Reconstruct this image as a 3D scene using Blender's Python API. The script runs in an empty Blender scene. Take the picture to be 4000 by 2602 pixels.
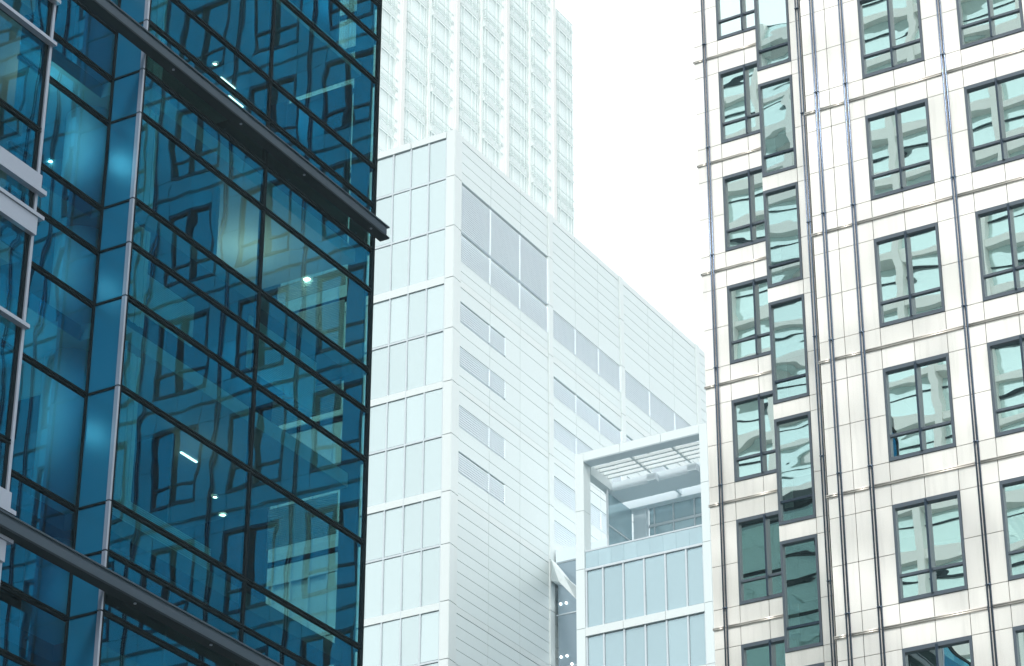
import bpy, math, random
from mathutils import Vector, Matrix
random.seed(7)
SC = bpy.context.scene
COL = SC.collection
R = math.radians
H0 = 1.6                      # eye height; every z below is measured from the eye

# ------------------------------------------------------------------ materials
def new_mat(name):
    m = bpy.data.materials.new(name); m.use_nodes = True
    nt = m.node_tree; nt.nodes.clear()
    out = nt.nodes.new('ShaderNodeOutputMaterial')
    return m, nt, out
def N(nt, t, **kw):
    n = nt.nodes.new(t)
    for k, v in kw.items():
        if k in n.inputs: n.inputs[k].default_value = v
        else: setattr(n, k, v)
    return n
def rgb(c): return (c[0], c[1], c[2], 1)

def surface(name, col, rough=.5, metal=0., var=.06, noise=1.2, bump=0., bscale=.5, streak=0., spec=.5, rvar=.0):
    """painted / metal surface: panel to panel shift, soft mottling, rain streaks"""
    m, nt, out = new_mat(name)
    L = nt.links.new
    p = N(nt, 'ShaderNodeBsdfPrincipled', Roughness=rough, Metallic=metal)
    p.inputs['Specular IOR Level'].default_value = spec
    geo = N(nt, 'ShaderNodeNewGeometry')
    ns = N(nt, 'ShaderNodeTexNoise', Scale=noise, Detail=4.)
    L(geo.outputs['Position'], ns.inputs['Vector'])
    a = N(nt, 'ShaderNodeMath', operation='MULTIPLY_ADD'); a.inputs[1].default_value = var; a.inputs[2].default_value = 1 - var * .5
    L(ns.outputs['Fac'], a.inputs[0])
    b = N(nt, 'ShaderNodeMath', operation='MULTIPLY_ADD'); b.inputs[1].default_value = var; b.inputs[2].default_value = 1 - var * .5
    L(geo.outputs['Random Per Island'], b.inputs[0])
    c = N(nt, 'ShaderNodeMath', operation='MULTIPLY'); L(a.outputs[0], c.inputs[0]); L(b.outputs[0], c.inputs[1])
    last = c
    if streak > 0:
        mp = N(nt, 'ShaderNodeMapping'); mp.inputs['Scale'].default_value = (3.5, 3.5, .28)
        L(geo.outputs['Position'], mp.inputs['Vector'])
        n2 = N(nt, 'ShaderNodeTexNoise', Scale=1.5, Detail=6.); L(mp.outputs[0], n2.inputs['Vector'])
        mr = N(nt, 'ShaderNodeMapRange'); mr.inputs['From Min'].default_value = .5; mr.inputs['From Max'].default_value = .75
        mr.inputs['To Min'].default_value = 1.; mr.inputs['To Max'].default_value = 1 - streak
        L(n2.outputs['Fac'], mr.inputs['Value'])
        d = N(nt, 'ShaderNodeMath', operation='MULTIPLY'); L(c.outputs[0], d.inputs[0]); L(mr.outputs[0], d.inputs[1]); last = d
    v = N(nt, 'ShaderNodeVectorMath', operation='SCALE'); v.inputs[0].default_value = col
    L(last.outputs[0], v.inputs['Scale']); L(v.outputs[0], p.inputs['Base Color'])
    if rvar > 0:
        n4 = N(nt, 'ShaderNodeTexNoise', Scale=.45, Detail=2.); L(geo.outputs['Position'], n4.inputs['Vector'])
        r2 = N(nt, 'ShaderNodeMath', operation='MULTIPLY_ADD'); r2.inputs[1].default_value = rvar; r2.inputs[2].default_value = rough - rvar / 2
        L(n4.outputs['Fac'], r2.inputs[0]); L(r2.outputs[0], p.inputs['Roughness'])
    if bump > 0:
        n3 = N(nt, 'ShaderNodeTexNoise', Scale=bscale, Detail=1.)
        L(geo.outputs['Position'], n3.inputs['Vector'])
        bm = N(nt, 'ShaderNodeBump', Strength=1., Distance=bump); L(n3.outputs['Fac'], bm.inputs['Height'])
        L(bm.outputs[0], p.inputs['Normal'])
    L(p.outputs[0], out.inputs[0])
    return m

def glazing(name, refl, trans, fac, wave=.02, scale=.35, body=None, bodyfac=0., rough=0.0, dist=1.0, stretch=(1, 1, 1)):
    """coated float glass: coloured mirror coat over a tinted clear (or bodied) pane, with roller-wave distortion"""
    m, nt, out = new_mat(name); L = nt.links.new
    geo = N(nt, 'ShaderNodeNewGeometry')
    rnd = N(nt, 'ShaderNodeVectorMath', operation='SCALE'); rnd.inputs[0].default_value = (37., 91., 53.)
    L(geo.outputs['Random Per Island'], rnd.inputs['Scale'])
    oi = N(nt, 'ShaderNodeObjectInfo')
    rn2 = N(nt, 'ShaderNodeVectorMath', operation='SCALE'); rn2.inputs[0].default_value = (13., 71., 29.)
    L(oi.outputs['Random'], rn2.inputs['Scale'])
    ad = N(nt, 'ShaderNodeVectorMath', operation='ADD'); L(geo.outputs['Position'], ad.inputs[0]); L(rnd.outputs[0], ad.inputs[1])
    a2 = N(nt, 'ShaderNodeVectorMath', operation='ADD'); L(ad.outputs[0], a2.inputs[0]); L(rn2.outputs[0], a2.inputs[1])
    ns = N(nt, 'ShaderNodeTexNoise', Scale=scale, Detail=1.5, Roughness=.4, Distortion=dist); mp = N(nt, 'ShaderNodeMapping'); mp.inputs['Scale'].default_value = stretch; L(a2.outputs[0], mp.inputs['Vector']); L(mp.outputs[0], ns.inputs['Vector'])
    bp = N(nt, 'ShaderNodeBump', Strength=1., Distance=wave); L(ns.outputs['Fac'], bp.inputs['Height'])
    g = N(nt, 'ShaderNodeBsdfGlossy', Roughness=rough, Color=rgb(refl)); L(bp.outputs[0], g.inputs['Normal'])
    t = N(nt, 'ShaderNodeBsdfTransparent', Color=rgb(trans))
    under = t
    if body:
        d = N(nt, 'ShaderNodeBsdfDiffuse', Color=rgb(body))
        vr = N(nt, 'ShaderNodeMapRange'); vr.inputs['To Min'].default_value = .88; vr.inputs['To Max'].default_value = 1.1
        L(oi.outputs['Random'], vr.inputs['Value'])
        sc_ = N(nt, 'ShaderNodeVectorMath', operation='SCALE'); sc_.inputs[0].default_value = body; L(vr.outputs[0], sc_.inputs['Scale']); L(sc_.outputs[0], d.inputs['Color'])
        mb = N(nt, 'ShaderNodeMixShader', Fac=bodyfac); L(t.outputs[0], mb.inputs[1]); L(d.outputs[0], mb.inputs[2]); under = mb
    lw = N(nt, 'ShaderNodeLayerWeight', Blend=.35)
    mr = N(nt, 'ShaderNodeMapRange'); mr.inputs['To Min'].default_value = fac; mr.inputs['To Max'].default_value = 1.
    L(lw.outputs['Fresnel'], mr.inputs['Value'])
    mx = N(nt, 'ShaderNodeMixShader'); L(mr.outputs[0], mx.inputs[0]); L(under.outputs[0], mx.inputs[1]); L(g.outputs[0], mx.inputs[2])
    # the pane has two faces: coat and tint are counted once, on the face the ray enters by
    t2 = N(nt, 'ShaderNodeBsdfTransparent', Color=(1, 1, 1, 1)); m2 = N(nt, 'ShaderNodeMixShader')
    L(geo.outputs['Backfacing'], m2.inputs[0]); L(mx.outputs[0], m2.inputs[1]); L(t2.outputs[0], m2.inputs[2])
    L(m2.outputs[0], out.inputs[0])
    return m

def lamp_mat(name, col, s):
    m, nt, out = new_mat(name)
    e = N(nt, 'ShaderNodeEmission', Color=rgb(col), Strength=s); nt.links.new(e.outputs[0], out.inputs[0]); return m

M = {}
M['panel'] = surface('satin_white_panel', (.84, .82, .78), rough=.36, metal=.35, var=.07, noise=.5, bump=.55, bscale=.26, streak=.10, rvar=.16)
M['steel'] = surface('polished_steel_tube', (.095, .13, .19), rough=.2, metal=.85, var=.05)
M['rail'] = surface('brushed_metal_rail', (.66, .63, .58), rough=.3, metal=.7, var=.1)
M['gap'] = surface('dark_joint', (.045, .04, .04), rough=.9, var=.0)
M['wframe'] = surface('grey_window_frame', (.065, .085, .11), rough=.45, metal=.1, var=.08)
M['wmull'] = surface('navy_window_mullion', (.008, .022, .045), rough=.35, var=.05)
M['room'] = surface('office_room_lining', (.30, .33, .33), rough=.9, var=.25, noise=.7)
M['blind'] = surface('pale_roller_blind', (.62, .64, .62), rough=.9, var=.06)
M['wglass'] = glazing('teal_window_glass', (.84, 1., .98), (.34, .60, .58), .74, wave=.0045, scale=.6, dist=.3, stretch=(1, .45, 1))
M['wglass2'] = glazing('clear_bay_window_glass', (.80, .97, .97), (.45, .68, .68), .68, wave=.008, scale=.6, dist=.4, stretch=(1, .5, 1))

M['bglass'] = glazing('blue_curtain_glass', (.001, .125, .275), (.25, .53, .53), .31, wave=.008, scale=.36, dist=.4)
M['sglass'] = glazing('clear_side_glass', (.5, .75, .78), (.66, .84, .80), .22, wave=.01, scale=.4, dist=.4)
M['bpanel'] = surface('blue_glass_spandrel', (.002, .085, .17), rough=.24, metal=.1, var=.05, noise=.6, spec=.9)
M['bframe'] = surface('black_transom', (.0006, .004, .007), rough=.7, var=.05, spec=.04)
M['rglass'] = glazing('clear_recess_glass', (.002, .19, .42), (.07, .42, .62), .22, wave=.008, scale=.3, dist=.3)
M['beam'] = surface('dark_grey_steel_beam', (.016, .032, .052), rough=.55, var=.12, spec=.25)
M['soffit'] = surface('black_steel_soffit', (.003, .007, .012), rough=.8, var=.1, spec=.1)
M['edge'] = surface('pale_aluminium_edge', (.20, .24, .31), rough=.38, metal=.4, var=.08)
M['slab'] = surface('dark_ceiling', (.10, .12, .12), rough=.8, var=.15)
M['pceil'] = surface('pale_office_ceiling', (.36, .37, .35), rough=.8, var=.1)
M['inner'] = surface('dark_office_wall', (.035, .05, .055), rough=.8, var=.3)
M['column'] = surface('white_round_column', (.80, .82, .84), rough=.6, var=.05)
def slat_material():
    m, nt, out = new_mat('white_venetian_slat')
    d = N(nt, 'ShaderNodeBsdfDiffuse', Color=(.72, .78, .76, 1)); t = N(nt, 'ShaderNodeBsdfTranslucent', Color=(.72, .78, .74, 1))
    x = N(nt, 'ShaderNodeMixShader', Fac=.5); nt.links.new(d.outputs[0], x.inputs[1]); nt.links.new(t.outputs[0], x.inputs[2]); nt.links.new(x.outputs[0], out.inputs[0])
    return m
M['slats'] = slat_material()
M['lamp'] = lamp_mat('warm_downlight', (1, .93, .8), 30.)
M['lamp2'] = lamp_mat('cool_downlight', (.95, 1, .95), 6.)

M['mpanel'] = surface('pale_grey_cladding', (.58, .65, .66), rough=.45, metal=.1, var=.03, noise=.05)  # central block colours are lightened: part of the haze is put into them
M['mwhite'] = surface('white_cladding_band', (.585, .64, .645), rough=.4, metal=.1, var=.03, noise=.05)
M['mjoint'] = surface('grey_cladding_joint', (.50, .56, .59), rough=.8, var=.0)
M['mlouv'] = surface('hazed_louvre_blade', (.84, .91, .95), rough=.6, var=.02)
M['mlouvb'] = surface('hazed_louvre_backing', (.80, .88, .93), rough=.8, var=.02)
M['mglass'] = glazing('pale_tower_glass', (.68, .78, .79), (.5, .62, .62), .40, wave=.06, scale=.25, body=(.42, .50, .51), bodyfac=.93, dist=1.2)
M['mmull'] = surface('blue_grey_mullion', (.48, .54, .58), rough=.5, var=.03)
M['fglass'] = glazing('pale_blue_terrace_glass', (.46, .60, .64), (.45, .62, .68), .38, wave=.06, scale=.3, body=(.33, .43, .47), bodyfac=.8, dist=1.2)
M['dark'] = surface('shaded_grey_soffit', (.58, .67, .72), rough=.7, var=.05)
M['linkg'] = glazing('dim_link_glass', (.40, .50, .58), (.3, .4, .45), .25, wave=.05, scale=.2, body=(.28, .36, .42), bodyfac=.8)

M['tglass'] = glazing('hazed_tower_glass', (.76, .84, .84), (.5, .6, .6), .25, wave=.05, scale=.1, body=(.66, .73, .725), bodyfac=1.)  # tower tones lightened too, so distance haze sits in the colour
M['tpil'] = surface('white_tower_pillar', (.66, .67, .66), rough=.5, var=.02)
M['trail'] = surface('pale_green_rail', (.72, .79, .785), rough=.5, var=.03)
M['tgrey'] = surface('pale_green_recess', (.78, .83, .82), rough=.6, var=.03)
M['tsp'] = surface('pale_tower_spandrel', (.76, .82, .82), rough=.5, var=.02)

M['asphalt'] = surface('asphalt', (.05, .05, .052), rough=.9, var=.3, noise=3.)
M['pave'] = surface('stone_paving', (.30, .29, .27), rough=.85, var=.2, noise=2.)
M['ctower'] = surface('cream_stone_band', (.86, .84, .79), rough=.5, var=.08)
M['cglass'] = glazing('sea_green_tower_glass', (.78, .92, .90), (.3, .5, .5), .6, wave=.03, scale=.2, body=(.58, .72, .70), bodyfac=.95)

# ------------------------------------------------------------------ mesh building
class MB:
    def __init__(s): s.v = []; s.f = []
    def box(s, x0, x1, y0, y1, z0, z1):
        if x0 > x1: x0, x1 = x1, x0
        if y0 > y1: y0, y1 = y1, y0
        if z0 > z1: z0, z1 = z1, z0
        b = len(s.v)
        s.v += [(x, y, z) for x in (x0, x1) for y in (y0, y1) for z in (z0, z1)]
        s.f += [tuple(b + i for i in q) for q in ((0, 1, 3, 2), (4, 6, 7, 5), (0, 4, 5, 1), (2, 3, 7, 6), (0, 2, 6, 4), (1, 5, 7, 3))]
        return s
    def tube(s, p0, p1, r, n=10):
        p0, p1 = Vector(p0), Vector(p1); d = (p1 - p0).normalized()
        u = d.orthogonal().normalized(); w = d.cross(u); b = len(s.v)
        for p in (p0, p1):
            for i in range(n):
                a = 2 * math.pi * i / n; q = p + r * (math.cos(a) * u + math.sin(a) * w); s.v.append(tuple(q))
        for i in range(n):
            j = (i + 1) % n; s.f.append((b + i, b + j, b + n + j, b + n + i))
        s.f.append(tuple(b + i for i in reversed(range(n)))); s.f.append(tuple(b + n + i for i in range(n)))
        return s
    def prism(s, pts, off):
        """polygon pts (3D) extruded by off"""
        b = len(s.v); n = len(pts); off = Vector(off)
        s.v += [tuple(p) for p in pts] + [tuple(Vector(p) + off) for p in pts]
        s.f.append(tuple(b + i for i in range(n))); s.f.append(tuple(b + n + i for i in reversed(range(n))))
        for i in range(n):
            j = (i + 1) % n; s.f.append((b + j, b + i, b + n + i, b + n + j))
        return s
    def build(s, name, mat, parent=None, loc=(0, 0, 0), smooth=False):
        me = bpy.data.meshes.new(name); me.from_pydata(s.v, [], s.f)
        me.materials.append(mat); me.update()
        if smooth:
            for p in me.polygons: p.use_smooth = len(p.vertices) == 4
        o = bpy.data.objects.new(name, me); COL.objects.link(o); o.location = loc
        if parent: o.parent = parent
        return o

def thing(name, label, cat, loc, group=None):
    o = bpy.data.objects.new(name, None); COL.objects.link(o); o.location = loc
    o['label'] = label; o['category'] = cat
    if group: o['group'] = group
    return o
def inst(src, parent, loc):
    c = src.copy(); COL.objects.link(c); c.parent = parent; c.location = loc
    for ch in src.children:
        d = ch.copy(); COL.objects.link(d); d.parent = c
    return c
ROOT_Z = H0                  # things sit on the ground; local z = eye-relative z + H0
def A(mb, name, mat, par, smooth=False):   # build in eye-relative coordinates
    o = mb.build(name, mat, par, smooth=smooth)
    o.location = (-par.location.x, -par.location.y, H0)
    return o

# ------------------------------------------------------------------ camera
PITCH, ROLL, AZ, F = 28.00893, .13427, 30.27017, 10679.98
def setup_camera():
    cp, sp = math.cos(R(PITCH)), math.sin(R(PITCH)); cr, sr = math.cos(R(ROLL)), math.sin(R(ROLL))
    ca, sa = math.cos(R(AZ)), math.sin(R(AZ))
    right0 = Vector((sa, -ca, 0)); head = Vector((ca, sa, 0)); z = Vector((0, 0, 1))
    fw = cp * head + sp * z; u = -sp * head + cp * z
    r = cr * right0 + sr * u; up = -sr * right0 + cr * u
    m = Matrix((r, up, -fw)).transposed().to_4x4(); m.translation = (0, 0, H0)
    cd = bpy.data.cameras.new('camera'); co = bpy.data.objects.new('camera', cd); COL.objects.link(co)
    co.matrix_world = m; cd.sensor_width = 36; cd.lens = F / 4000 * 36; cd.clip_start = .5; cd.clip_end = 6000
    SC.camera = co
setup_camera()

# ------------------------------------------------------------------ right: satin panel building
XR, XL = 70., 70. * 1.1134
Z0, PZ = .4279 * XR, .06537 * XR          # a rail level and the storey height
G = .011                                   # half joint width
rb = thing('panelled_office_block', 'white metal panelled block with grey framed windows and vertical steel tubes', 'building', (XR, 20, 0))
def window_kind(w, h, mull, trans, glass, top=.13, fr=.085, rx=.18, rm=.3):
    """window in local coordinates: x into the wall, y to the viewer's left, origin centre"""
    f = MB()
    f.box(-.03, .16, w/2 - fr, w/2, -h/2, h/2).box(-.03, .16, -w/2, -w/2 + fr, -h/2, h/2)
    f.box(-.035, .16, -w/2 + fr, w/2 - fr, h/2 - top, h/2).box(-.035, .16, -w/2 + fr, w/2 - fr, -h/2, -h/2 + .12)
    W = f.build('window', M['wframe'])
    zt = -h/2 + trans
    g = MB()
    xs = [(w/2 - fr, mull + .03), (mull - .03, -w/2 + fr)] if mull is not None else [(w/2 - fr, -w/2 + fr)]
    for a, b in xs:
        g.box(.085, .095, a, b, zt + .03, h/2 - top); g.box(.085, .095, a, b, -h/2 + .12, zt - .03)
    g.build('pane', glass, W)
    t = MB()
    for a, b in xs: t.box(.02, .12, a, b, zt - .04, zt + .04)
    t.build('transom', M['wframe'] if mull is not None else M['wmull'], W)
    if mull is not None:
        MB().box(-.10, .12, mull - .035, mull + .035, -h/2 + .10, h/2 - top + .06).build('mullion', M['wmull'], W)
    r = MB()  # shallow room: back, sides, ceiling, floor (separate slabs, open to the glass)
    d = 3.2
    r.box(d, d + .05, -w/2 - rm, w/2 + rm, -h/2, h/2).box(rx, d, -w/2 - rm - .05, -w/2 - rm, -h/2, h/2).box(rx, d, w/2 + rm, w/2 + rm + .05, -h/2, h/2)
    r.box(rx, d, -w/2 - rm, w/2 + rm, h/2 - .02, h/2 + .03).box(rx, d, -w/2 - rm, w/2 + rm, -h/2 - .03, -h/2 + .02)
    r.build('room_lining', M['room'], W)
    return W
WW, WH = 2.15, 3.14
win = window_kind(WW, WH, -.012, .86, M['wglass'])
bwin = window_kind(1.36, 3.98, None, .86, M['wglass2'], top=.12, rx=.17, rm=-.06)
firsts = {'w': win, 'b': bwin}; used = set()
blind_src = {}
def put_window(kind, x, yc, zc):
    src = firsts[kind]
    if kind in used: W = inst(src, rb, (0, 0, 0))
    else: used.add(kind); W = src; W.parent = rb
    W.location = (x - XR, yc - 20, zc + H0)
    for ch in W.children:
        if ch.name.startswith('pane'):
            ch.rotation_euler = (0, R(random.uniform(-.35, .35)), R(random.uniform(-.5, .5))); ch.location = (0, 0, 0)
    if random.random() < .45:
        w, h = (WW, WH) if kind == 'w' else (1.36, 3.98)
        drop = random.choice((.5, .9, 1.4, 2.1)); b = MB(); z = h/2 - .12
        half = random.random() < .5 and kind == 'w'
        y0 = 0.05 if half else -w/2 + .1
        while z > h/2 - .12 - drop:
            b.box(.24, .262, y0, w/2 - .1, z - .05, z - .008); z -= .06
        b.build('blind', M['blind'], W)
    return W

def cells(mb, x, ycols, zrows, t=.03):
    """cladding sheets between the joints, on a wall that faces -x"""
    for a, b in zip(ycols, ycols[1:]):
        for c, d in zip(zrows, zrows[1:]):
            mb.box(x + random.uniform(-.002, .002), x + t, a - G if a > b else a + G, b + G if a > b else b - G, c + G, d - G)
rows = [0, .69, 2.275, 3.84, PZ]
FL = range(-3, 9)
TK = [.4043 - .0484 * k for k in range(8)]
pan = MB(); back = MB()
for n in FL:
    z = Z0 + n * PZ; zr = [z + r for r in rows]
    cells(pan, XR, [s * XR for s in (.4251, .4190, .4128, .4043)], zr)
    for k in range(7):
        T = TK[k]; l, rr, nx = (T - .0085) * XR, (T - .0392) * XR, TK[k + 1] * XR
        cells(pan, XR, [T * XR, l], zr); cells(pan, XR, [rr, nx], zr)
        mid = (l + rr) / 2
        cells(pan, XR, [l, mid, rr], [z, z + .69]); cells(pan, XR, [l, mid, rr], [z + 3.84, z + PZ])
        c = (l + rr) / 2
        if n >= -1 or k < 3: put_window('w', XR, c, z + .69 + 3.15 / 2)
        else: pan.box(XR, XR + .03, l, rr, z + .7, z + 3.83)
ztop = Z0 + 9 * PZ; zbot = Z0 - 3 * PZ
Yc, Ye = .4251 * XR, TK[7] * XR
# wall core with window openings left free: joints show this dark sheet
core = MB()
for n in FL:
    z = Z0 + n * PZ
    for k in range(7):
        l, rr = (TK[k] - .0085) * XR, (TK[k] - .0392) * XR
        a = Yc if k == 0 else (TK[k - 1] - .0392) * XR
        core.box(XR + .032, XR + .25, l, a, z, z + PZ)
        core.box(XR + .032, XR + .25, rr, l, z - (PZ - 3.84), z + .69)
    core.box(XR + .032, XR + .25, Ye, (TK[6] - .0392) * XR, z, z + PZ)
A(core, 'wall_core', M['gap'], rb)
A(pan, 'wall', M['panel'], rb)
shell = MB()
shell.box(XR + 4, XR + 30, Ye, Yc - .3, -H0, ztop).box(XR + .25, XR + 30, Yc - .3, Yc, -H0, ztop).box(XR + .25, XR + 4, Ye - .3, Ye, -H0, ztop)
shell.box(XR, XR + 30, Ye - .3, Yc, ztop + .003, ztop + 1.2).box(XR, XR + 4, Ye, Yc - .3, -H0, zbot - .74)
A(shell, 'building_shell', M['panel'], rb)

def vtube(x, y, z0, z1, zj):
    m = MB()
    for dy in (-.052, .052): m.tube((x - .04, y + dy, z0), (x - .04, y + dy, z1), .027, 12)
    for z in zj: m.box(x - .075, x - .002, y - .085, y + .085, z - .014, z + .014)
    A(m, 'vertical_tube', M['steel'], rb, smooth=True)
vis = [Z0 + n * PZ for n in FL]
tubes_y = [.4190 * XR] + [t * XR for t in TK]
for y in tubes_y: vtube(XR, y, zbot, ztop, [z + .69 for z in vis])
def rails(x, ya, yb, z):
    m = MB()
    m.tube((x - .028, ya, z + .028), (x - .028, yb, z + .028), .025, 8).tube((x - .028, ya, z - .028), (x - .028, yb, z - .028), .025, 8)
    m.box(x - .022, x + .02, min(ya, yb), max(ya, yb), z - .01, z + .01)
    return m
for n in FL:
    z = Z0 + n * PZ
    ys = [Yc + .05] + tubes_y + []
    m = MB()
    for a, b in zip(ys, ys[1:]):
        q = rails(XR, a - (.09 if a != ys[0] else 0), b + .09, z); o = len(m.v); m.v += q.v; m.f += [tuple(i + o for i in f) for f in q.f]
    A(m, 'horizontal_rail', M['rail'], rb, smooth=True)

# left, set back wing
pan = MB(); core = MB(); bay = MB(); spn = MB()
S = lambda s, x=XL: s * x
XB = XL - .4
for n in range(-1, 8):
    z = Z0 + n * PZ; zr = [z + r for r in rows]
    q = MB(); cells(q, XL, [S(.482), S(.4762), S(.4692)], zr); o = len(pan.v); pan.v += q.v; pan.f += [tuple(i + o for i in f) for f in q.f]
    for za, zb_ in ((z, z + .69), (z + 3.84, z + PZ)):
        spn = MB(); cells(spn, XL, [S(.4692), S(.4553), S(.4414)], [za, zb_]); A(spn, 'spandrel_cladding', M['panel'], rb)
    put_window('w', XL, S(.4692) - WW / 2, z + .69 + 3.15 / 2)
    core.box(XL + .032, XL + .25, S(.4692), S(.482), z, z + PZ).box(XL + .032, XL + .25, S(.4692) - WW, S(.4692), z - (PZ - 3.84), z + .69)
    core.box(XL + .032, XL + .25, S(.4250), S(.4692) - WW, z, z + PZ)
    # projecting bay
    zb = z - 1.50
    put_window('b', XB, (S(.4487, XB) + S(.4312, XB)) / 2, zb + 1.99)
    bay.box(XB, XB + .38, S(.4489, XB), S(.4312, XB) + .01, zb + 3.99, zb + PZ - .01)
    for a, b in ((0, 1.68), (1.68, 3.98), (3.98, PZ)):
        bay.box(XB, XB + .05, S(.4312, XB) - .012, S(.4256, XB), zb + a + G, zb + b - G)
    bay.box(XB + .05, XB + .38, S(.4488, XB) - .03, S(.4488, XB), zb, zb + 3.98)
    core.box(XB + .055, XB + .38, S(.4312, XB) - .06, S(.4260, XB), z, z + PZ)
A(core, 'wall_core', M['gap'], rb); A(pan, 'wall', M['panel'], rb); A(bay, 'bay_cladding', M['panel'], rb)
lt, lb = Z0 + 8 * PZ, Z0 - 1 * PZ
sh = MB(); sh.box(XL + 4, XL + 22, Yc, S(.482) - .3, -H0, lt).box(XL + .25, XL + 22, S(.482) - .3, S(.482), -H0, lt)
sh.box(XL, XL + 4, Yc + .01, S(.482) - .3, -H0, lb - 1.6).box(XL, XL + 22, Yc + .02, S(.482), lt + .003, lt + 1.)
A(sh, 'building_shell', M['panel'], rb)
zj = [Z0 + n * PZ + .69 for n in range(-1, 8)]
vtube(XL, S(.4760), lb, lt, zj); vtube(XB, S(.4266, XB), lb, lt, zj)
for n in range(-1, 8):
    z = Z0 + n * PZ; m = rails(XL, S(.4820) + .02, S(.4760) + .09, z)
    q = rails(XL, S(.4760) - .09, S(.4487), z); o = len(m.v); m.v += q.v; m.f += [tuple(i + o for i in f) for f in q.f]
    A(m, 'horizontal_rail', M['rail'], rb, smooth=True)

# ------------------------------------------------------------------ left: blue glass building
K = .931
lbd = thing('blue_glass_office', 'dark blue glass office with black transoms and two projecting steel beams', 'building', (40, 42, 0))
YF, YR = 40 * K, 41.05 * K                       # main face, recessed face
X0, XN, XC, XM1, XE = 22 * K, 44.85 * K, 48.67 * K, 54.46 * K, 60.13 * K
LV = [16.2, 18.83, 22.10, 23.72, 25.35, 26.95, 28.30, 31.51, 34.13, 35.72, 37.06, 39.74, 41.14, 42.73, 44.10, 47.22, 48.82, 50.17, 52.8]
LV = [v * K for v in LV]; LTOP = LV[-1]; LT2 = 44.10 * K  # unseen lower roof level, made up so the windows opposite mirror sky
def pane(axis, c, a0, a1, z0, z1, mat='bglass', name='glass_pane'):
    m = MB(); g = .02; t = .012
    if axis == 'y': m.box(a0 + g, a1 - g, c, c + t, z0 + g, z1 - g)
    else: m.box(c, c + t, a0 + g, a1 - g, z0 + g, z1 - g)
    # origin at the pane's own centre so that it can lean a little
    vs = [Vector(v) for v in m.v]; cen = sum(vs, Vector()) / 8
    m.v = [tuple(v - cen) for v in vs]
    o = m.build(name, M[mat], lbd); o.location = cen + Vector((-40, -42, H0))
    if mat == 'bglass': o.rotation_euler = (R(random.uniform(-.12, .12)), 0, R(random.uniform(-.12, .12)))
    return o
def transom(axis, c, a0, a1, z, out=-1):
    m = MB()
    for dz0, dz1, d in ((-.062, -.018, .05), (-.018, .018, .012), (.018, .062, .05)):
        if axis == 'y': m.box(a0, a1, c - d, c + .05, z + dz0, z + dz1)
        else: m.box(c - .05, c + d, a0, a1, z + dz0, z + dz1)
    A(m, 'transom', M['bframe'], lbd)
segs = [(X0, XN, YF), (XN + .05, XC, YR), (XC, XM1, YF), (XM1, XE, YF)]
for z0, z1 in zip(LV, LV[1:]):
    pane('y', YF, XM1, XE, z0, z1); pane('y', YF, XC + .04, XM1, z0, z1)
    if z0 < LT2 - .1:
        pane('y', YR, XN, XC - .03, z0, z1, 'rglass'); pane('y', YF, X0 + 8, XN - .05, z0, z1)
    pane('x', XC - .02, YF + .06, YR, z0, z1, 'bpanel', 'spandrel_panel')
    for a in (0, 1, 2): pane('x', XE - .02, YF + .1 + a * 5.2, YF + .1 + (a + 1) * 5.2, z0, z1, 'sglass')
for z in LV:
    transom('y', YF, XC + .05, XE, z)
    if z <= LT2: transom('y', YR, XN, XC - .02, z); transom('y', YF, X0 + 8, XN - .09, z)
    A(MB().box(XC - .045, XC - .0201, YF + .06, YR, z - .03, z + .03), 'spandrel_joint', M['bframe'], lbd)
    transom('x', XE, YF + .06, YF + 15.7, z)
m = MB().box(XM1 - .05, XM1 + .05, YF - .035, YF + .1, LV[0], LTOP); A(m, 'mullion', M['bframe'], lbd)
A(MB().box(XE - .07, XE + .05, YF - .045, YF + .055, LV[0], LTOP), 'corner_mullion', M['bframe'], lbd)
A(MB().box(XC - .02, XC + .055, YF - .04, YF + .055, LV[0], LTOP), 'corner_mullion', M['bframe'], lbd)
A(MB().box(XC - .07, XC - .021, YR - .07, YR - .003, LV[0], LT2), 'corner_mullion', M['bframe'], lbd)
A(MB().box(XN - .2, XN - .09, YF - .02, YF + .06, LV[0], LT2), 'corner_mullion', M['bframe'], lbd)
for z0, z1 in zip(LV, LV[1:]):      # pale edge strips, one length per pane
    A(MB().box(XC - .085, XC - .0205, YF - .05, YF + .058, z0 + .02, z1 - .02), 'edge_strip', M['edge'], lbd)
    if z0 < LT2 - .1: A(MB().box(XN - .088, XN, YF - .06, YF + .03, z0 + .004, z1 - .004), 'edge_strip', M['edge'], lbd)
for a in (1, 2, 3): A(MB().box(XE - .05, XE + .06, YF + .1 + a * 5.2 - .05, YF + .1 + a * 5.2 + .05, LV[0], LTOP), 'mullion', M['bframe'], lbd)
# ledges and bands on the near bay
def ledge(z0, z1, xend, name='ledge', y=39.8):
    A(MB().box(X0 + 8, xend * K, y * K, YF - .022, z0 * K, z1 * K), name, M['edge'], lbd)
for z in (39.64, 31.38, 23.1, 40.93 + .02): ledge(z, z + .10, 44.87)
ledge(35.35, 35.71, 44.82, 'cornice_band', 39.82); ledge(35.21, 35.34, 45.02)
ledge(34.50, 34.60, 45.02); ledge(33.99, 34.49, 44.82, 'cornice_band', 39.84)
ledge(26.56, 26.96, 44.82, 'cornice_band', 39.82); ledge(26.44, 26.55, 45.02)
ledge(25.72, 25.81, 45.02); ledge(25.19, 25.71, 44.82, 'cornice_band', 39.84)
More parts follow.
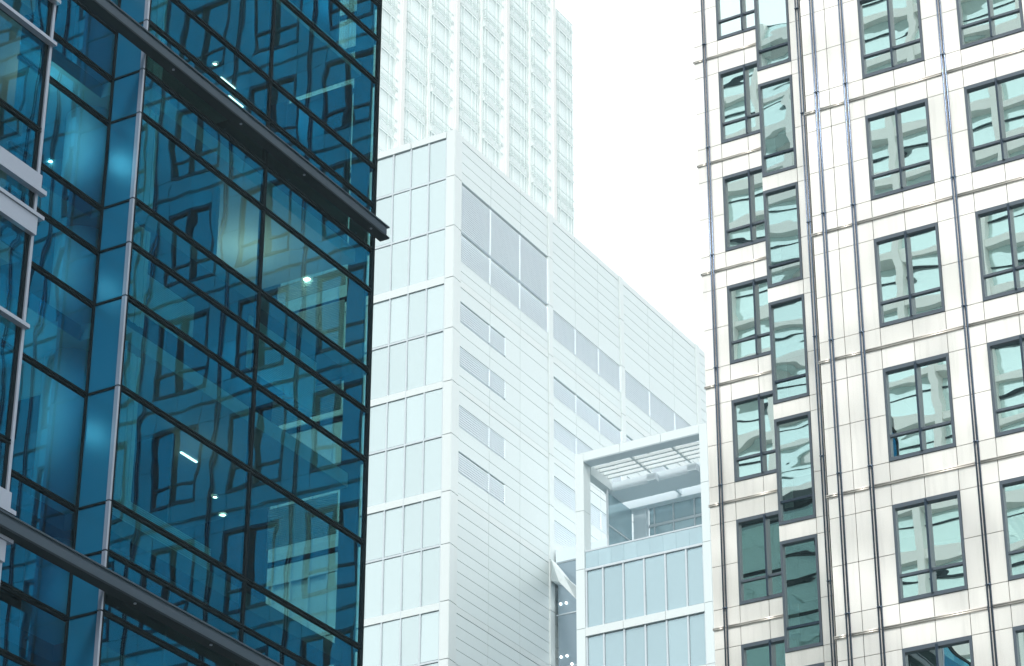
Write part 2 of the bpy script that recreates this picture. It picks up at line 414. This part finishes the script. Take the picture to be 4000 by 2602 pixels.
# the two projecting steel beams
for base in (41.61, 25.845):
    z = lambda d: (base + d) * K
    bt = MB()
    y0 = 39.6 * K; xe = 60.43 * K
    bt.box(X0 + 6, xe, y0, y0 + .16, z(.385), z(.425))
    bt.box(X0 + 6, xe - .13, y0 + .012, y0 + .035, z(.062), z(.30)).box(X0 + 6, xe - .14, y0 + .05, y0 + .1, z(.30), z(.385))
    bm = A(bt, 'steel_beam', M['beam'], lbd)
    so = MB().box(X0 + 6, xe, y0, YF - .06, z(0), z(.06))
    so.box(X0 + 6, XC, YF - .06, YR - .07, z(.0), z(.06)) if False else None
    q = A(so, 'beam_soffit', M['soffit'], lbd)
    for xb in (49.6, 52.8, 56.0, 59.6):
        A(MB().tube((xb * K, y0 + .12, z(-.025)), (xb * K, y0 + .12, z(0.)), .035, 10), 'beam_bolt', M['edge'], lbd)
        A(MB().box(xb * K - .04, xb * K + .04, YF - .2, YF - .055, z(.061), z(.30)), 'beam_bracket', M['soffit'], lbd)
# storeys inside
YB = 62.
CE = [v * K for v in (20.4, 24.3, 27.8, 33.2, 36.9, 40.7, 47.4)]
for i, c in enumerate(CE):
    s = MB().box(XC, XE - .35, YF + .35, YB, c, c + .42)
    if c < LT2: s.box(X0 + 2, XC, YR + .35, YB, c, c + .42).box(X0 + 2, XN - .3, YF + .35, YR + .35, c, c + .42)
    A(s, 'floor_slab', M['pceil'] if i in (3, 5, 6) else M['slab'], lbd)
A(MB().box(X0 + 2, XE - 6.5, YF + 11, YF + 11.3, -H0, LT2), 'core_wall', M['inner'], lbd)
A(MB().box(XC, XC + .3, YR + .05, YB, LT2 + .61, LTOP), 'step_wall', M['inner'], lbd)  # closes the made-up roof step, out of view
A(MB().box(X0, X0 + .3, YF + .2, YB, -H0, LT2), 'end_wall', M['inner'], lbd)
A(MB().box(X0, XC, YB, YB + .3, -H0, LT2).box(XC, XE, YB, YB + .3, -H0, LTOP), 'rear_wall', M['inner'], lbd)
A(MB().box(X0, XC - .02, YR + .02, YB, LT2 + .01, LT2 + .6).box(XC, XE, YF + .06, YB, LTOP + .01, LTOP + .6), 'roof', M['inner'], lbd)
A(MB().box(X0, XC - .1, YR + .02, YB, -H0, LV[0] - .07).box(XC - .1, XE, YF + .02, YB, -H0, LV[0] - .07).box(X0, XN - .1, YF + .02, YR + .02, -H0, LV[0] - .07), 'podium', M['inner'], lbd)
for zz in range(len(CE) - 1):
    for (cx, cy, r) in ((49.45, 42.3, .68), (43.2, 42.6, .5), (57.2, 46.5, .45)):
        if cx < 49 and CE[zz + 1] > LT2: continue
        A(MB().tube((cx * K, cy * K, CE[zz] + .42), (cx * K, cy * K, CE[zz + 1]), r, 32), 'round_column', M['column'], lbd, smooth=True)
# partitions that make rooms of different depth
for c, x, y0, y1 in ((5, 54.1, 41.4, 47), (3, 54.3, 42.6, 47), (6, 50.2, 41.5, 46), (4, 52.2, 41.5, 47), (2, 52.5, 41, 47), (5, 50.6, 42, 49), (3, 50.6, 42.2, 50)):
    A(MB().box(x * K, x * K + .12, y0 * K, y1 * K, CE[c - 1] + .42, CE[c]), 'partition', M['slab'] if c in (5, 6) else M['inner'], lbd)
# downlights where the photo shows them
lam = [(58.26, 41.06, 39.6, .10), (55.51, 41.92, 31.6, .05), (56.6, 42.44, 31.6, .07), (50.39, 44.26, 31.6, .06),
       (48.6, 41.60, 39.6, .12), (49.17, 43.45, 39.6, .06), (43.16, 40.5, 39.6, .08), (47.4, 43.46, 39.6, .04), (57.1, 44.1, 47.6, .05)]
for x, y, z, r in lam:
    z1 = {39.6: 40.7, 31.6: 33.2, 43.6: 47.4, 47.6: 47.4}[z]; x, y, r, z = x * z1 / z, y * z1 / z, r * z1 / z, z1
    o = A(MB().tube((x * K, y * K, z * K - .03), (x * K, y * K, z * K - .002), r, 16), 'ceiling_downlight', M['lamp'], lbd)
    rg = MB()
    for i in range(20):
        a, b = 2 * math.pi * i / 20, 2 * math.pi * (i + 1) / 20
        P = lambda t, q: (x * K + q * math.cos(t), y * K + q * math.sin(t), z * K - .045)
        rg.prism([P(a, r), P(b, r), P(b, r + .05), P(a, r + .05)], (0, 0, .04))
    g = rg.build('trim_ring', M['slats'], o); g.location = (0, 0, 0)
for (x, y, z) in ((54.6, 43.4, 33.2), (55.4, 43.1, 33.2), (57.6, 44.2, 47.4), (58.6, 44.6, 47.4)):
    A(MB().box(x * K, x * K + .7, y * K, y * K + .05, z * K - .03, z * K - .003), 'strip_light', M['lamp2'], lbd)
def blind(y0, y1, ztop, drop, x=None, axis='x', c=None):
    m = MB(); z = ztop
    while z > ztop - drop:
        if axis == 'x': m.box(XE - .22, XE - .17, y0 * K, y1 * K, z - .030, z - .006)
        else: m.box(y0 * K, y1 * K, c, c + .05, z - .030, z - .006)
        z -= .055
    A(m, 'venetian_blind', M['slats'], lbd)
blind(40.82, 43.3, 39.6 * K, 2.0); blind(40.82, 43.3, CE[5], .55); blind(40.82, 43.3, CE[4], .9)
blind(40.82, 43.25, CE[3], 1.2)
for z0, z1 in ((28.4, 32.9), (37.4, 40.4), (33.8, 36.7), (41.5, 45.2)):   # pale curtain stacked beside the corner
    c = MB()
    for i in range(7): c.box((48.92 + i * .13) * K, (48.92 + i * .13 + .12) * K, YF + .26 + .03 * (i % 2), YF + .29 + .03 * (i % 2), z0 * K, z1 * K)
    A(c, 'curtain', M['slats'], lbd)
blind(49.6, 52.2, CE[4] - 1.2, 1.1, axis='y', c=YF + .45); blind(54.8, 58.2, 36.6 * K, 1.5, axis='y', c=YF + .5); blind(50.0, 54.2, 29.3 * K, 1.6, axis='y', c=YF + .9)
# solid parts of the side wall, leaving one window bay open per storey
def side(y0, y1, z0, z1): A(MB().box(XE - .16, XE - .06, y0 * K, y1 * K, z0 * K, z1 * K), 'side_wall', M['inner'], lbd); A(MB().box(XE - .0595, XE - .045, y0 * K, y1 * K, z0 * K, z1 * K), 'reflection_sheet', M['pceil'], lbd)  # added pale outer sheet, so the windows opposite mirror a lighter wall
side(40.16, 40.77, 17, 52.6); side(43.32, 56, 17, 52.6); side(40.90, 43.31, 41.2, 47.4); side(41.5, 43.31, 48, 52.6)
def room_fill(x, y, z, p):  # bare fill points, added to brighten the recess columns and the downlit ceilings
    l = bpy.data.lights.new('room_fill', 'POINT'); l.energy = p; l.shadow_soft_size = .25; l.color = (1, .93, .82)
    o = bpy.data.objects.new('room_fill', l); COL.objects.link(o); o.parent = lbd; o.location = (x * K - 40, y * K - 42, z * K + H0)
room_fill(57.3, 42.8, 39.2, 120); room_fill(55.2, 42.6, 32.2, 10); room_fill(47.0, 41.9, 39.6, 60); room_fill(46.8, 42.2, 35.8, 35); room_fill(46.8, 42.3, 31.5, 45); room_fill(50.6, 44.0, 31.8, 45)

# ------------------------------------------------------------------ middle: louvred block
U = 1.7
mb_ = thing('louvred_tower_block', 'pale grey clad block with glass end wall and grey louvre strips', 'building', (100 * U, 62 * U, 0))
XF, YA = 100 * U, 61.74 * U
T = 74.17
Q = MB
body = MB().box(XF + .3, 150 * U, YA + .3, 74 * U, -H0, T * U - .5)
A(body, 'building_core', M['mjoint'], mb_)
FLZ = [71.44, 68.55, 65.62, 62.79, 59.9, 57.06, 54.05, 51.35, 48.47, 45.6, 42.8, 39.9]
bands = {65.62: (65.38, 65.80), 59.9: (59.62, 59.97), 54.05: (53.86, 54.22), 48.47: (48.1, 48.45), 42.8: (42.4, 42.75)}
# gable (faces the viewer): glass between white bands
ycol = [62.2 + 1.065 * i for i in range(12)]
edges = [T - .4] + [v for z in FLZ for v in ((bands[z][1], bands[z][0]) if z in bands else (z + .05, z - .05))]
for i in range(0, len(edges) - 1, 2):
    z1, z0 = edges[i], edges[i + 1]
    for a, b in zip(ycol, ycol[1:]):
        if a > 67.6: continue
        g = MB().box(-.06, .06, -(b - a) / 2 * U + .07, (b - a) / 2 * U - .07, -(z1 - z0) / 2 * U + .06, (z1 - z0) / 2 * U - .06)
        o = g.build('glass_pane', M['mglass'], mb_); o.location = (.12, ((a + b) / 2 - 62) * U, (z0 + z1) / 2 * U + H0)
        o.rotation_euler = (0, R(random.uniform(-.8, .8)), R(random.uniform(-.8, .8)))
for z in FLZ:
    if z in bands:
        b0, b1 = bands[z]
        m = MB()
        for a in range(0, 12, 2): m.box(XF - .05, XF + .28, ycol[a] * U + .03, min(ycol[a] + 2.13, 74) * U - .03, b0 * U, b1 * U)
        A(m, 'cladding_band', M['mwhite'], mb_)
    else: A(MB().box(XF - .02, XF + .28, 62.2 * U, 74 * U, (z - .05) * U, (z + .05) * U), 'transom', M['mmull'], mb_)
for y in ycol:
    A(MB().box(XF - .04, XF + .28, y * U - .055, y * U + .055, 38 * U, (T - .37) * U), 'mullion', M['mmull'], mb_)
cap = MB()
for a in range(0, 12, 2): cap.box(XF - .08, XF + .9, ycol[a] * U + .03, min(ycol[a] + 2.13, 74) * U - .03, (T - .36) * U, T * U)
A(cap, 'roof_coping', M['mwhite'], mb_)
# corner cladding, wraps the edge
cz = [T] + FLZ
m = MB()
for a, b in zip(cz, cz[1:]):
    m.box(XF - .10, XF + .28, YA - .02, 62.17 * U, b * U + .03, a * U - .03)
    m.box(XF - .08, 100.36 * U, YA - .10, YA + .28, b * U + .03, a * U - .03)
    m.box(100.39 * U, 100.68 * U, YA - .06, YA + .28, b * U + .03, a * U - .03)
A(m, 'corner_cladding', M['mwhite'], mb_)
piers = [(109.5, 109.95), (117.5, 117.93), (126.87, 127.3), (136.3, 136.7), (145.6, 146)]
for a, b in piers:
    m = MB()
    for c, d in zip(cz, cz[1:]): m.box(a * U, b * U, YA - .12, YA + .28, d * U + .03, c * U - .03)
    A(m, 'pier', M['mwhite'], mb_)
bays = [(100.70, 109.5, (103.6, 106.6)), (109.98, 117.5, (112.47, 115.04)), (117.95, 126.87, (120.96, 124.02)), (127.32, 136.3, (130.3, 133.3)), (136.72, 145.6, (139.7, 142.7))]
def louvre(u0, u1, z0, z1):
    f = MB(); f.box(u0 * U, u1 * U, YA + .16, YA + .26, z0 * U, z1 * U)
    for a, b in ((u0, u0 + .018), (u1 - .018, u1)): f.box(a * U, b * U, YA - .01, YA + .159, z0 * U, z1 * U)
    o = A(f, 'louvre', M['mlouvb'], mb_)
    s = MB(); z = z0 * U + .06
    while z < z1 * U - .05:
        s.prism([((u0 + .018) * U, YA + .02, z), ((u0 + .018) * U, YA + .05, z), ((u0 + .018) * U, YA + .12, z + .15), ((u0 + .018) * U, YA + .09, z + .15)], ((u1 - u0 - .036) * U, 0, 0)); z += .21
    q = s.build('louvre_blades', M['mlouv'], o); q.location = (0, 0, 0)
skin = MB(); white = {}
for bi, (u0, u1, js) in enumerate(bays):
    us = [u0, *js, u1]
    lou = []
    if bi == 0:
        lou = [(68.56, 71.32, us[0], us[3]), (66.87, 68.46, us[0], us[3])]
        for zt, zb in ((64.62, 63.51), (62.14, 61.1), (58.92, 57.78), (56.44, 55.36)): lou += [(zb, zt, us[0], 105.12)]
    else:
        lou = [(66.87, 68.5, us[0], us[3])]
        for zt, zb in ((64.58, 63.35), (62.08, 60.95), (58.88, 57.75), (56.44, 55.3), (52.9, 51.7)): lou += [(zb, zt, us[0], us[3])]
    zl = []
    z = T
    zrow = sorted({T, 73.8, 71.44, 68.5, 66.87, 66.3, 65.80, 65.38, 64.60, 63.45, 62.79, 62.11, 61.03, 60.5, 59.97, 59.62, 58.9, 57.76, 57.06, 56.44, 55.33, 54.78, 54.22, 53.86,
                   73.2, 72.6, 72.02, 70.8, 70.2, 69.55, 53.2, 52.6, 52, 51.35, 50.8, 50.2, 49.6, 49.05, 48.45, 48.1, 47.5, 46.9, 46.3, 45.6, 45, 44.4, 43.8, 43.2, 42.75, 42.4, 41.8, 41.2, 40.6, 39.9}, reverse=True)
    for z1, z0 in zip(zrow, zrow[1:]):
        uu = sorted(set(us + [l[3] for l in lou if l[0] <= (z0 + z1) / 2 <= l[1]]))
        for a, b in zip(uu, uu[1:]):
            if any(l[0] - .02 <= (z0 + z1) / 2 <= l[1] + .02 and l[2] <= (a + b) / 2 <= l[3] for l in lou): continue
            isb = any(abs(z0 - bb[0]) < .01 for bb in bands.values()) or z1 == T
            (white.setdefault((bi, z0), MB()) if isb else skin).box(a * U + .025, b * U - .025, YA - (.02 if isb else 0), YA + .28, z0 * U + .025, z1 * U - .025)
    for z0, z1, a, b in lou:
        cuts = [a] + [j for j in js if a < j < b] + [b]
        for c, d in zip(cuts, cuts[1:]): louvre(c + .004, d - .004, z0 + .03, z1 - .03)
A(skin, 'wall', M['mpanel'], mb_)
for wq in white.values(): A(wq, 'cladding_band', M['mwhite'], mb_)
# white folded brace that drops from the pier to the terrace block
bp = [(109.45, 61.6, 54.02), (109.45, 61.6, 52.88), (106, 59.22, 51.06), (106, 58.94, 51.31)]
A(MB().prism([tuple(c * U for c in p) for p in bp], (.9, 0, 0)), 'folded_brace', M['mwhite'], mb_)
bp = [(106, 58.95, 51.30), (106, 59.21, 51.05), (102.6, 56.45, 48.4), (102.6, 56.45, 49.03)]
A(MB().prism([tuple(c * U for c in p) for p in bp], (.8, 0, 0)), 'brace_beam', M['mwhite'], mb_)

# ------------------------------------------------------------------ link block behind the terrace
lk = thing('glazed_link_block', 'low shaded glass block with round lights, between louvred block and terrace block', 'building', (110 * U, 57 * U, 0))
A(MB().box(110 * U + .2, 140 * U, 51 * U, 61.5 * U, -H0, 54.5 * U), 'building_core', M['dark'], lk)
A(MB().box(110 * U - .1, 140 * U, 51 * U - .1, 61.6 * U, 54.02 * U, 54.7 * U), 'parapet', M['dark'], lk)
lz = [54.0, 51.2, 48.4, 45.6, 42.8, 40]
for a, b in zip(lz, lz[1:]):
    for i in range(3):
        y1, y0 = 61.55 - i * 2.4, 61.55 - (i + 1) * 2.4
        A(MB().box(110 * U, 110 * U + .12, y0 * U + .06, y1 * U - .06, b * U + .06, a * U - .06), 'glass_pane', M['linkg'], lk)
    A(MB().box(110 * U - .05, 110 * U + .19, 51 * U, 61.6 * U, a * U - .055, a * U + .055), 'transom', M['mmull'], lk)
for y, z in ((61.36, 51.77), (61.04, 51.76), (61.35, 48.97), (61.02, 48.97), (60.75, 48.49)):
    A(MB().tube((110 * U - .09, y * U, z * U), (110 * U - .04, y * U, z * U), .085, 14), 'round_lamp', M['lamp2'], lk)

# ------------------------------------------------------------------ terrace block with open frame
tb = thing('roof_terrace_block', 'pale blue glass block topped by a white open frame and pergola', 'building', (100 * U, 51 * U, 0))
def C(mb, name, mat): return A(mb, name, M[mat], tb)
def ubox(x0, x1, y0, y1, z0, z1): return MB().box(x0 * U, x1 * U, y0 * U, y1 * U, z0 * U, z1 * U)
C(ubox(100.3, 109.7, 48.3, 54.9, -1, 48.3), 'building_core', 'mjoint')
cl = [54.33, 51.42, 48.53, 45.66, 42.8, 40]
for y0, y1 in ((54.55, 54.99), (48.22, 48.60)):
    m = MB()
    for a, b in zip(cl, cl[1:]): m.box(100 * U, 100.65 * U, y0 * U, y1 * U, b * U + .02, a * U - .02)
    C(m, 'corner_column', 'mpanel')
m = MB()
for a, b in ((54.54, 52.65), (52.63, 50.55), (50.53, 48.61)): m.box(100 * U, 100.68 * U, b * U, a * U, 53.90 * U, 54.33 * U)
C(m, 'frame_beam', 'mpanel')
C(ubox(100.02, 100.66, 48.62, 54.53, 53.86, 53.898), 'beam_underside', 'dark')
C(ubox(100.69, 102.75, 54.54, 54.95, 53.50, 54.3), 'frame_beam', 'mpanel')
C(ubox(100.69, 102.75, 48.25, 48.6, 53.50, 54.3), 'frame_beam', 'mpanel')
for y in (52.47, 50.36): C(ubox(100.69, 102.7, y - .05, y + .05, 53.9, 54.1), 'pergola_beam', 'mwhite')
for x in (101.1, 101.5, 101.9, 102.3): C(ubox(x, x + .10, 48.62, 54.52, 53.93, 54.07), 'pergola_slat', 'mwhite')
for y in (52.3, 50.2): C(ubox(102.35, 102.7, y - .25, y + .2, 53.35, 53.7), 'beam_bracket', 'dark')
C(ubox(102.76, 104.1, 48.25, 54.95, 53.45, 53.9), 'canopy', 'dark')
C(ubox(104.62, 105.2, 48.25, 54.95, 53.3, 53.7), 'canopy_beam', 'dark')
for y in (51.9, 50.0): C(ubox(104.1, 104.62, y - .06, y + .06, 53.45, 53.7), 'canopy_rib', 'dark')
C(ubox(104.85, 105.1, 53.85, 54.54, 48.5, 53.3), 'dark_pillar', 'dark')
for a, b in ((53.8, 53.5), (53.5, 52.5), (52.5, 51.4), (51.4, 50.3), (50.3, 49.2)):
    for z0, z1 in ((48.6, 52.3), (52.42, 53.28)):
        C(ubox(105.02, 105.06, b + .03, a - .03, z0, z1), 'glass_pane', 'fglass')
    C(ubox(104.98, 105.08, b - .03, b + .03, 48.6, 53.3), 'mullion', 'mmull')
C(ubox(104.97, 105.09, 48.3, 53.8, 52.3, 52.42), 'transom', 'mmull')
C(ubox(102.42, 104.8, 54.6, 54.63, 48.6, 53.3), 'glass_pane', 'fglass'); C(ubox(102.38, 102.44, 54.57, 54.66, 48.6, 53.45), 'mullion', 'mmull')
C(ubox(102.42, 104.8, 54.57, 54.66, 51.6, 51.68), 'transom', 'mmull')
C(ubox(100.66, 109.7, 48.3, 54.9, 48.31, 48.42), 'terrace_floor', 'mpanel')
C(ubox(100.05, 100.12, 48.62, 54.53, 49.36, 49.43), 'balustrade_rail', 'mmull')
for i in range(9):
    a = 54.53 - i * .657; C(ubox(100.07, 100.10, a - .65, a, 48.55, 49.36), 'balustrade_pane', 'fglass')
yc = [54.5, 53.65, 52.62, 51.57, 50.51, 49.47, 48.62]
for z1, z0 in ((48.43, 45.68), (45.25, 42.82), (42.4, 40)):
    for a, b in zip(yc, yc[1:]):
        g = MB().box(-.05, .05, -(a - b) / 2 * U + .08, (a - b) / 2 * U - .08, -(z1 - z0) / 2 * U + .06, (z1 - z0) / 2 * U - .06)
        o = g.build('glass_pane', M['fglass'], tb); o.location = (.25, ((a + b) / 2 - 51) * U, (z0 + z1) / 2 * U + H0)
        o.rotation_euler = (0, R(random.uniform(-.8, .8)), R(random.uniform(-.8, .8)))
    for a in yc: C(ubox(100.05, 100.25, a - .035, a + .035, z0, z1), 'mullion', 'mmull')
C(ubox(100.03, 100.25, 48.6, 54.54, 48.43, 48.53), 'transom', 'mmull')
for z0, z1 in ((45.27, 45.66), (42.42, 42.8)):
    m = MB()
    for a, b in ((54.54, 52.64), (52.62, 50.53), (50.51, 48.61)): m.box(100 * U, 100.3 * U, b * U, a * U, z0 * U, z1 * U)
    C(m, 'cladding_band', 'mwhite')

# ------------------------------------------------------------------ far tower
V = 1.4
ft = thing('slender_rail_tower', 'palest tower, white pillars and thin rails, rising behind the louvred block', 'building', (166 * V, 100 * V, 0))
YT = 100 * V; TT = 152.
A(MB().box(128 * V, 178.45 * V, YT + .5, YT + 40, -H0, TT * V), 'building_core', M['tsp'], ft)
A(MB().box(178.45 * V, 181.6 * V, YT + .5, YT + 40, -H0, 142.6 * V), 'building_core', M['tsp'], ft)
pil = [128.95 + 8.25 * i for i in range(7)]     # ... 153.70, 161.95, 170.20, 178.45
for x in pil:
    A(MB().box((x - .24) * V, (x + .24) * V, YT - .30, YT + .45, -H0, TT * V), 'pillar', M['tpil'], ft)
    A(MB().box((x - .80) * V, (x - .26) * V, YT - .1, YT + .45, -H0, TT * V), 'pillar_channel', M['tgrey'], ft)  # pale set-back strip along the left of each pillar
    if x < 178: A(MB().box((x + 3.97) * V, (x + 4.10) * V, YT - .05, YT + .45, -H0, TT * V).box((x + 4.22) * V, (x + 4.30) * V, YT - .05, YT + .45, -H0, TT * V), 'mullion', M['tgrey'], ft)
z0 = 123.52
for hx in [p + d for p in pil for d in (.60, 4.55)]:
    if hx < 144: continue
    last = hx > 178.9
    if hx > 180: continue
    w = 3.15
    tz = 142.6 if last else TT
    g = MB().box((hx - .05) * V, (hx + w + .05) * V, YT + .2, YT + .4, 100 * V, tz * V)
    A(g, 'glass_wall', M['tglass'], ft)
    for n in range(-4, 8):
        z = z0 + 3.76 * n
        if z > tz: continue
        m = MB()
        for dz in (0, -.72, -.94, -1.74):
            m.tube((hx * V, YT - .12, (z + dz) * V), ((hx + w) * V, YT - .12, (z + dz) * V), .05, 6)
            m.box((hx + .02) * V, (hx + .06) * V, YT - .11, YT + .2, (z + dz) * V - .06, (z + dz) * V + .06)
        A(m, 'sunshade_rail', M['trail'], ft)
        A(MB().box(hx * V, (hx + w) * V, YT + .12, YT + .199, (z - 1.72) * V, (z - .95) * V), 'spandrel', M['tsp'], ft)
    m = MB()
    for f in (.25, .75, 2.08, 2.70, 3.1): m.box((hx + f) * V - .04, (hx + f) * V + .04, YT + .05, YT + .119, 100 * V, tz * V)
    A(m, 'mullion', M['trail'], ft)

# ------------------------------------------------------------------ tower behind the viewer, seen mirrored in the windows
ct = thing('banded_tower', 'cream banded tower seen only as wavy reflections in the panelled block windows', 'building', (-45, 75, 0))
A(MB().box(-75, -45.4, 52, 98, -H0, 150), 'building_core', M['cglass'], ct)
for n in range(36):
    A(MB().box(-45.4, -44.6, 51.8, 98.2, n * 4.2, n * 4.2 + .8), 'cladding_band', M['ctower'], ct)
    A(MB().box(-45.4, -45.2, 51.8, 98.2, n * 4.2 + 2.9, n * 4.2 + 3.0), 'transom', M['bframe'], ct)
for i in range(9): A(MB().box(-45.4, -44.4, 52 + i * 5.6, 52.6 + i * 5.6, -H0, 150), 'pier', M['ctower'], ct)

# ------------------------------------------------------------------ ground
def flat(name, x0, x1, y0, y1, z, mat):
    o = MB().box(x0, x1, y0, y1, z - .3, z).build(name, M[mat]); o['kind'] = 'structure'; return o
flat('ground', -3000, 3000, -3000, 3000, -.15, 'asphalt')
flat('pavement', -20, 69, -30, 36, 0, 'pave')

# ------------------------------------------------------------------ haze
HAZE = .00026
if HAZE > 0:
    m, nt, out = new_mat('pale_haze')
    pv = N(nt, 'ShaderNodeVolumePrincipled', Density=HAZE); pv.inputs['Color'].default_value = (.64, .90, 1, 1); pv.inputs['Anisotropy'].default_value = .2
    nt.links.new(pv.outputs[0], out.inputs['Volume'])
    hz = MB().box(-120, 420, -60, 300, -1.5, 260).build('haze', m); hz['kind'] = 'stuff'

# ------------------------------------------------------------------ light
SUN_EL, SUN_AZ = 48., 205.      # azimuth measured from +x, anticlockwise: the light comes from behind the viewer
sd = Vector((math.cos(R(SUN_EL)) * math.cos(R(SUN_AZ)), math.cos(R(SUN_EL)) * math.sin(R(SUN_AZ)), math.sin(R(SUN_EL))))
sl = bpy.data.lights.new('sun', 'SUN'); sl.energy = 1.65; sl.angle = R(12); sl.color = (1, .968, .92)
so = bpy.data.objects.new('sun', sl); COL.objects.link(so); so.rotation_euler = sd.to_track_quat('Z', 'Y').to_euler(); so.location = (0, 0, 90)
w = bpy.data.worlds.new('World'); SC.world = w; w.use_nodes = True; nt = w.node_tree; nt.nodes.clear()
sky = nt.nodes.new('ShaderNodeTexSky'); sky.sky_type = 'NISHITA'; sky.sun_disc = False; sky.sun_elevation = R(SUN_EL); sky.sun_rotation = R(90 - SUN_AZ)
sky.air_density = 1.2; sky.dust_density = 4.; sky.ozone_density = 1.
mixc = nt.nodes.new('ShaderNodeMix'); mixc.data_type = 'RGBA'; mixc.inputs[0].default_value = .8
mixc.inputs[7].default_value = (11.5, 11.9, 11.8, 1)      # bright even cloud veil over the sky
nt.links.new(sky.outputs[0], mixc.inputs[6])
bg = nt.nodes.new('ShaderNodeBackground'); bg.inputs['Strength'].default_value = .09
nt.links.new(mixc.outputs[2], bg.inputs[0]); wo = nt.nodes.new('ShaderNodeOutputWorld'); nt.links.new(bg.outputs[0], wo.inputs[0])

SC.view_settings.view_transform = 'Standard'; SC.view_settings.look = 'None'; SC.view_settings.exposure = .80; SC.view_settings.gamma = 1
SC.cycles.max_bounces = 10; SC.cycles.transparent_max_bounces = 14; SC.cycles.volume_bounces = 1; SC.cycles.glossy_bounces = 5; SC.cycles.diffuse_bounces = 4
SC.cycles.use_denoising = True; SC.cycles.sample_clamp_indirect = 6
